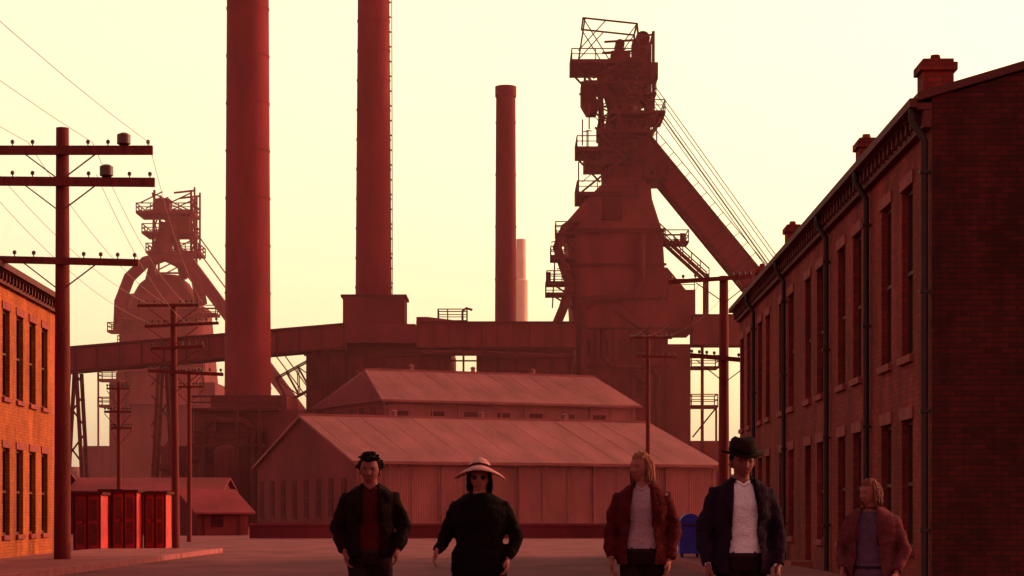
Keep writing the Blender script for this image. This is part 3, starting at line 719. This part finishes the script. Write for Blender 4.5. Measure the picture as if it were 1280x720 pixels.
    if collar:
        n=21; a0,a1=(-50,230)
        ringA=[[Vector(((.082+dr)*math.cos(t),.008+(.078+dr)*math.sin(t),1.485+dz+.012*math.sin(t))) for t in [R(a0+(a1-a0)*i/20) for i in range(21)]] for dz,dr in ((0,.016),(.045,.004),(.05,-.004),(.0,-.006))]
        vs=[v for r in ringA for v in r]; fs=[]
        for i in range(4):
            for k in range(20): fs.append((i*n+k,i*n+k+1,((i+1)%4)*n+k+1,((i+1)%4)*n+k))
        b.add(vs,fs)
        if open_w:
            ow=open_w[0]
            for sg in (-1,1):
                q=[(sg*.062,-.055,1.52),(sg*.10,-.075,1.485),(sg*(ow+.06),-.150,1.36),(sg*(ow+.045),-.160,1.31),(sg*(ow+.012),-.158,1.18),(sg*(ow+.0),-.150,1.33)]
                q2=[(a,c+.012,d) for a,c,d in q]; b.add(q+q2,[(0,1,2,5),(2,3,4,5),(6,7,8,11),(8,9,10,11)]+[(i,(i+1)%6,(i+1)%6+6,i+6) for i in range(6)])
        b.obj('collar',P,jac,True)
    b=MB(); b.tube([(-.055,-.03,1.505),(-.035,-.065,1.495),(0,-.082,1.472),(.035,-.065,1.495),(.055,-.03,1.505)],.014,8); 
    for z in (1.40,1.31,1.22,1.13,1.05): b.ball((0,-.135 if z>1.2 else -.128,z),.006,6)
    b.obj('shirt_collar',P,shirt,True)
    b=MB()
    for h,k,a in legs:
        fx=a.x; zz=a.z-.10
        b.loft([[Vector((fx+w*math.cos(2*math.pi*i/14),a.y+yy,zz+hh/2+.0+hh/2*math.sin(2*math.pi*i/14))) for i in range(14)] for yy,w,hh in ((.075,.02,.05),(.06,.036,.09),(.0,.042,.10),(-.07,.045,.075),(-.14,.048,.055),(-.185,.035,.04),(-.2,.01,.02))])
    b.obj('shoes',P,C['shoe'],True)
    for a,sg in zip(arms,(-1,1)):
        el,w_=a[1],a[2]; d=(w_-el).normalized(); d=(d*.6+Vector((0,0,-1))*.4).normalized()
        fw=Vector((0,-1,0)); fw=(fw-d*fw.dot(d)).normalized(); inn=d.cross(fw); 
        if inn.x*sg>0: inn=-inn
        T=lambda al,f,i: w_-d*.012+d*al+fw*f+inn*i
        b=MB()
        def ring(al,hw,ht): return [T(al,hw*math.cos(2*math.pi*k/14),ht*math.sin(2*math.pi*k/14)) for k in range(14)]
        b.loft([ring(-.02,.026,.022),ring(.01,.027,.02),(ring(.04,.038,.018)),ring(.075,.043,.016),ring(.098,.040,.013),ring(.104,.03,.008)])
        for j,(f,ln) in enumerate(((.031,.078),(.011,.086),(-.010,.080),(-.030,.062))):
            cu=(.35+.08*j)*handcurl; al,ii=.088,0; pts=[T(al,f*.95,0)]; ang=cu*.5
            for seg in (.45,.30,.25):
                al+=math.cos(ang)*ln*seg; ii+=math.sin(ang)*ln*seg; pts.append(T(al,f*1.02,ii)); ang+=cu
            b.tube(pts,[.0095,.0090,.0082,.0065],8)
        b.tube([T(.02,.022,.004),T(.05,.048,.012),T(.075,.058,.018),T(.097,.060,.024)],[.014,.0125,.0105,.008],8)
        o=b.obj('hand',P,skin); bake(o,[rem(.0035),smo(2)])
    hc=Vector((0,-.02,1.652))
    HM=Matrix.Translation(Vector((0,0,1.56)))@Matrix.Rotation(headturn,4,'Z')@Matrix.Rotation(headtilt,4,'X')@Matrix.Translation(Vector((0,0,-1.56)))
    def hp(ux,uy,uz,off=0.0,feat=True):
        wz=1.0-(.30*(-uz)**1.5 if uz<0 else .06*uz)
        X=ux*(.079+off)*wz; Yf=uy*(.099+off); Z=uz*(.123+off)
        if uy>0 and uz<-.15: Yf*=1-.55*min(1,(-uz-.15)/.7)
        if uy<0 and uz<-.1: Yf*=1-.10*(-uz)
        if feat and uy<0:
            g=lambda a,b_,sa,sb: math.exp(-((ux-a)/sa)**2-((uz-b_)/sb)**2)
            Yf-=.020*math.exp(-(ux/.15)**2)*max(0,min(1,(.12-uz)/.38))*(1 if uz>-.32 else max(0,1-(-.32-uz)/.1))
            Yf-=.004*g(.17,-.3,.1,.08)+.004*g(-.17,-.3,.1,.08)
            Yf+=.014*g(.38,.0,.2,.12)+.014*g(-.38,.0,.2,.12)
            Yf-=.006*g(0,.2,.6,.1); Yf-=.006*g(0,-.53,.28,.06); Yf-=.004*g(0,-.64,.25,.05); Yf+=.004*g(0,-.585,.3,.025)
            Yf-=.009*g(0,-.9,.3,.16); Yf-=.003*(g(.55,-.25,.2,.2)+g(-.55,-.25,.2,.2))
        return HM@(hc+Vector((X,Yf,Z)))
    def sphere(nu,nv,off,keep=None,jit=0,feat=True,mtl=None,nm='x'):
        vs=[];fs=[];info=[]
        for i in range(nv+1):
            t=math.pi*i/nv
            for k in range(nu):
                a=2*math.pi*k/nu; ux,uy,uz=math.sin(t)*math.cos(a),math.sin(t)*math.sin(a),math.cos(t)
                o_=off
                if jit: o_+=jit*noise.noise(Vector((ux*5+seed,uy*5,uz*3)))+jit*.5*noise.noise(Vector((ux*16+seed,uy*16,uz*7)))
                if keep: kk=keep(ux,uy,uz); o_=-.003+(o_+.003)*max(0,min(1,kk/.22))**.5
                vs.append(hp(ux,uy,uz,o_,feat)); info.append((ux,uy,uz))
        for i in range(nv):
            for k in range(nu):
                q=(i*nu+k,i*nu+(k+1)%nu,(i+1)*nu+(k+1)%nu,(i+1)*nu+k)
                c=[sum(info[j][m] for j in q)/4 for m in range(3)]
                if keep is None or keep(*c)>0: fs.append(q)
        bb=MB(); bb.add(vs,fs); o=bb.obj(nm,P,mtl,True)
        bm=bmesh.new(); bm.from_mesh(o.data); bmesh.ops.remove_doubles(bm,verts=bm.verts,dist=.0005)
        bmesh.ops.delete(bm,geom=[v for v in bm.verts if not v.link_faces],context='VERTS'); bm.to_mesh(o.data); bm.free()
        return o
    sphere(64,56,0,None,0,True,skin,'head')
    if hairstyle=='short': kp=lambda x_,y_,z_: max(z_-.50-.10*abs(x_),min(y_+.12,z_+.12),min(y_-.2,z_+.5),min(y_+.30,z_-.08))
    else: kp=lambda x_,y_,z_: max(z_-.50,min(y_+.25,z_+.1),min(y_,z_+.8))
    sphere(64,48,.022 if hairstyle=='short' and not hat else .013,kp,.014,False,hair,'hair')
    b=MB(); rnd=random.Random(seed+3)
    if hairstyle in('long','medium'):
        ln=.26 if hairstyle=='long' else .16
        for i in range(150):
            a=rnd.uniform(-.25,math.pi+.25); u0=Vector((math.cos(a)*.98,math.sin(a)*.9,.25+rnd.uniform(-.2,.4)))
            p0=hp(u0.x*.9,u0.y*.9,u0.z,.008,False); L=ln*rnd.uniform(.7,1.1); w=rnd.uniform(-.02,.02)
            dirx=Vector((math.cos(a),math.sin(a)*.8,0)); dirx=HM.to_3x3()@dirx
            pts=[p0,p0+dirx*.020+Vector((w*.2,0,-L*.3)),p0+dirx*.024+Vector((w*.6,0,-L*.65)),p0+dirx*.012+Vector((w,0,-L))]
            b.tube(pts,[.008,.011,.008,.002],6)
    else:
        for i in range(220):
            a=rnd.uniform(0,2*math.pi); t=rnd.uniform(.0,1.5); uz=math.cos(t); ux=math.sin(t)*math.cos(a); uy=math.sin(t)*math.sin(a)
            if uy<.05 and uz<.6: continue
            p0=hp(ux,uy,uz,.012,False); p1=hp(ux+rnd.uniform(-.25,.25),uy-.1,uz,.022 if not hat else .014,False); b.tube([p0,p1,p1+(p1-p0)*.3],[.010,.008,.002],5)
    if b.v and not (hat and hairstyle=='short'): b.obj('hair_locks',P,hair,True)
    ew=MB(); ir=MB(); br=MB(); lp=MB(); er=MB(); gl=MB()
    for sg in (-1,1):
        c=HM.inverted()@hp(sg*.38,-.9,.0,0,True); c=Vector((sg*.031,c.y+.008,hc.z))
        ew.ball(HM@c,.0125,10); ir.ball(HM@(c+Vector((0,-.0085,0))),.0065,8)
        if glasses:
            gl.ball(HM@(c+Vector((sg*.002,-.02,-.002))),(.024,.006,.018),12); gl.tube([HM@(c+Vector((sg*.022,-.018,.004))),HM@(hc+Vector((sg*.084,.0,.004)))],.003,6)
        yb=c.y-.018; br.tube([HM@Vector((sg*.014,yb-.002,hc.z+.017)),HM@Vector((sg*.03,yb-.001,hc.z+.021)),HM@Vector((sg*.046,yb+.008,hc.z+.016))],[.004,.006,.003],6)
        er.ball(HM@(hc+Vector((sg*.081,.012,-.008))),(.010,.020,.032),10); er.ball(HM@(hc+Vector((sg*.083,.004,-.03))),(.008,.012,.012),8)
    m0=(HM.inverted()@hp(0,-.82,-.57,0,True)).y
    lp.tube([HM@Vector((-.024,m0+.008,hc.z-.071)),HM@Vector((-.008,m0-.002,hc.z-.068)),HM@Vector((.008,m0-.002,hc.z-.068)),HM@Vector((.024,m0+.008,hc.z-.071))],[.002,.0045,.0045,.002],8)
    ew.obj('eyes',P,C['eye'],True); ir.obj('irises',P,C['iris'],True); br.obj('eyebrows',P,C['hairR'] if hair is C['hairL'] else hair,True); lp.obj('lips',P,C['lip'],True); er.obj('ears',P,skin,True)
    if glasses: gl.obj('sunglasses',P,C['iris'],True)
    if hat:
        b=MB(); top=hc.z+.119
        def rv(prof,n=40,ax=1.0,ay=1.18,wob=0):
            rings=[]
            for r,z in prof:
                rings.append([HM@Vector((r*ax*math.cos(2*math.pi*k/n),hc.y+.005+r*ay*math.sin(2*math.pi*k/n)*1.0,z+wob*r*math.cos(4*math.pi*k/n))) for k in range(n)])
            return rings
        if hat=='fedora':
            z0=top-.065
            b.loft(rv([(.085,z0),(.152,z0-.004),(.155,z0+.003),(.095,z0+.008),(.092,z0+.05),(.085,z0+.095),(.06,z0+.118),(.03,z0+.105),(.004,z0+.098)],wob=.12)); b.obj('hat',P,C['felt'],True)
            b=MB(); b.loft(rv([(.0965,z0+.012),(.10,z0+.014),(.097,z0+.042),(.0935,z0+.043)],wob=.12),False); b.obj('hat_band',P,C['black2'],True)
        else:
            # wide straw hat; brim lifts in front, droops at the sides
            z0=top-.045
            b.loft(rv([(.10,z0-.01),(.215,z0-.05),(.222,z0-.044),(.17,z0-.010),(.10,z0+.020),(.085,z0+.065),(.05,z0+.095),(.004,z0+.105)],ay=1.0,wob=-.14)); b.obj('hat',P,C['straw'],True)
            b=MB(); b.loft(rv([(.103,z0+.021),(.106,z0+.023),(.098,z0+.042),(.096,z0+.042)],ay=1.0,wob=-.14),False); b.obj('hat_band',P,C['dred'],True)
    return P
person('man_in_black_jacket',-1.17,16.5,1.78,R(3),[[(-.19,0,1.41),(-.275,.03,1.15),(-.205,-.10,.965)],[(.19,0,1.41),(.28,.03,1.16),(.225,-.10,.98)]],C['black'],C['dred'],C['trou'],C['skinD'],C['hairB'],'short',(.06,.10),.93,headtilt=R(4),headturn=R(-6),seed=1)
person('person_in_straw_hat',-.264,16.4,1.70,R(-4),[[(-.20,0,1.41),(-.30,.04,1.14),(-.36,-.14,1.02)],[(.20,0,1.41),(.31,.02,1.15),(.25,-.10,.95)]],C['black2'],C['black'],C['trou'],C['skin'],C['hairB'],'medium',0,.72,hat='straw',headtilt=R(-2),bulk=1.18,seed=2,glasses=True)
person('man_in_maroon_jacket',1.076,16.5,1.79,R(-8),[[(-.19,0,1.41),(-.265,.03,1.13),(-.25,-.06,.90)],[(.19,0,1.41),(.255,.05,1.14),(.22,-.03,.90)]],C['maroon'],C['pink'],C['trou'],C['skin'],C['hairL'],'medium',(.085,.12),.86,headturn=R(-40),headtilt=R(-4),seed=3)
person('man_in_fedora',1.665,14.5,1.80,R(4),[[(-.19,0,1.41),(-.27,.03,1.14),(-.255,-.07,.89)],[(.19,0,1.41),(.265,.03,1.14),(.245,-.08,.89)]],C['navy'],C['white'],C['trou'],C['skinD'],C['hairB'],'short',(.085,.115),.84,hat='fedora',headtilt=R(6),headturn=R(5),seed=4)
person('woman_in_brown_jacket',2.86,15.9,1.56,R(-25),[[(-.20,0,1.41),(-.28,.05,1.14),(-.24,-.12,.95)],[(.20,0,1.41),(.29,.03,1.14),(.25,-.10,.93)]],C['grey'],C['mauve'],C['mauve'],C['skin'],C['hairR'],'medium',(.08,.14),.78,headturn=R(-35),bulk=1.2,seed=5)

# ------------------------------------------------------------------ haze around the mill
m=bpy.data.materials.new('mill_haze'); m.use_nodes=True; nt=m.node_tree; nt.nodes.remove(nt.nodes['Principled BSDF'])
vs_=nt.nodes.new('ShaderNodeVolumeScatter'); vs_.inputs['Color'].default_value=(1,.26,.30,1); vs_.inputs['Density'].default_value=0.0006; vs_.inputs['Anisotropy'].default_value=0.3
nt.links.new(vs_.outputs[0],nt.nodes['Material Output'].inputs['Volume'])
b=MB(); b.box(-260,220,104,480,-.5,75); b.obj('haze',None,m)

# ------------------------------------------------------------------ light, sky
az=R(66); el=R(20)
sd=Vector((math.sin(az)*math.cos(el),math.cos(az)*math.cos(el),math.sin(el)))
sl=bpy.data.lights.new('sun','SUN'); sl.energy=2.2; sl.angle=R(.6); sl.color=(1,.68,.42)
so=bpy.data.objects.new('sun',sl); scene.collection.objects.link(so); so.rotation_euler=(-sd).to_track_quat('-Z','Y').to_euler(); so.location=(60,30,60)
w=bpy.data.worlds.new('World'); scene.world=w; w.use_nodes=True; nt=w.node_tree; N=nt.nodes; L=nt.links
bg=N['Background']; sky=N.new('ShaderNodeTexSky'); sky.sky_type='NISHITA'; sky.sun_disc=False; sky.sun_elevation=el; sky.sun_rotation=az
sky.dust_density=5; sky.air_density=1; sky.ozone_density=0.3
mx=N.new('ShaderNodeMix'); mx.data_type='RGBA'; mx.blend_type='MULTIPLY'; mx.inputs[0].default_value=1; mx.inputs[7].default_value=(7,5.2,3.4,1)
L.new(sky.outputs[0],mx.inputs[6])
tc=N.new('ShaderNodeTexCoord'); sp=N.new('ShaderNodeSeparateXYZ'); L.new(tc.outputs['Generated'],sp.inputs[0])
rp=N.new('ShaderNodeValToRGB'); cr=rp.color_ramp; cr.elements[0].position=0; cr.elements[0].color=(.86,.52,.34,1); cr.elements[1].position=1; cr.elements[1].color=(.20,.12,.08,1)
for p,c in ((.07,(.90,.66,.40)),(.15,(.93,.78,.46)),(.26,(.96,.86,.48)),(.5,(.42,.29,.18))):
    q=cr.elements.new(p); q.color=(*c,1)
nz=N.new('ShaderNodeTexNoise'); nz.inputs['Scale'].default_value=5; nz.inputs['Detail'].default_value=6
mpn=N.new('ShaderNodeMapping'); mpn.inputs['Scale'].default_value=(1,1,3); L.new(tc.outputs['Generated'],mpn.inputs[0]); L.new(mpn.outputs[0],nz.inputs['Vector'])
mr=N.new('ShaderNodeMapRange'); mr.inputs[3].default_value=9.2; mr.inputs[4].default_value=11.4; L.new(nz.outputs['Fac'],mr.inputs[0])
L.new(sp.outputs[2],rp.inputs[0])
sc=N.new('ShaderNodeMix'); sc.data_type='RGBA'; sc.blend_type='MULTIPLY'; sc.inputs[0].default_value=1; L.new(rp.outputs[0],sc.inputs[6]); L.new(mr.outputs[0],sc.inputs[7])
m2=N.new('ShaderNodeMix'); m2.data_type='RGBA'; m2.inputs[0].default_value=0.7; L.new(mx.outputs[2],m2.inputs[6]); L.new(sc.outputs[2],m2.inputs[7])
L.new(m2.outputs[2],bg.inputs[0]); bg.inputs[1].default_value=0.108

cd=bpy.data.cameras.new('camera'); co=bpy.data.objects.new('camera',cd); scene.collection.objects.link(co)
co.location=(0,0,1.3); co.rotation_euler=(R(90),0,0); cd.sensor_width=36; cd.lens=70.3; cd.shift_y=0.21875; cd.clip_end=8000; cd.clip_start=.1
scene.camera=co
scene.view_settings.view_transform='Standard'; scene.view_settings.look='None'; scene.view_settings.exposure=0; scene.view_settings.gamma=1
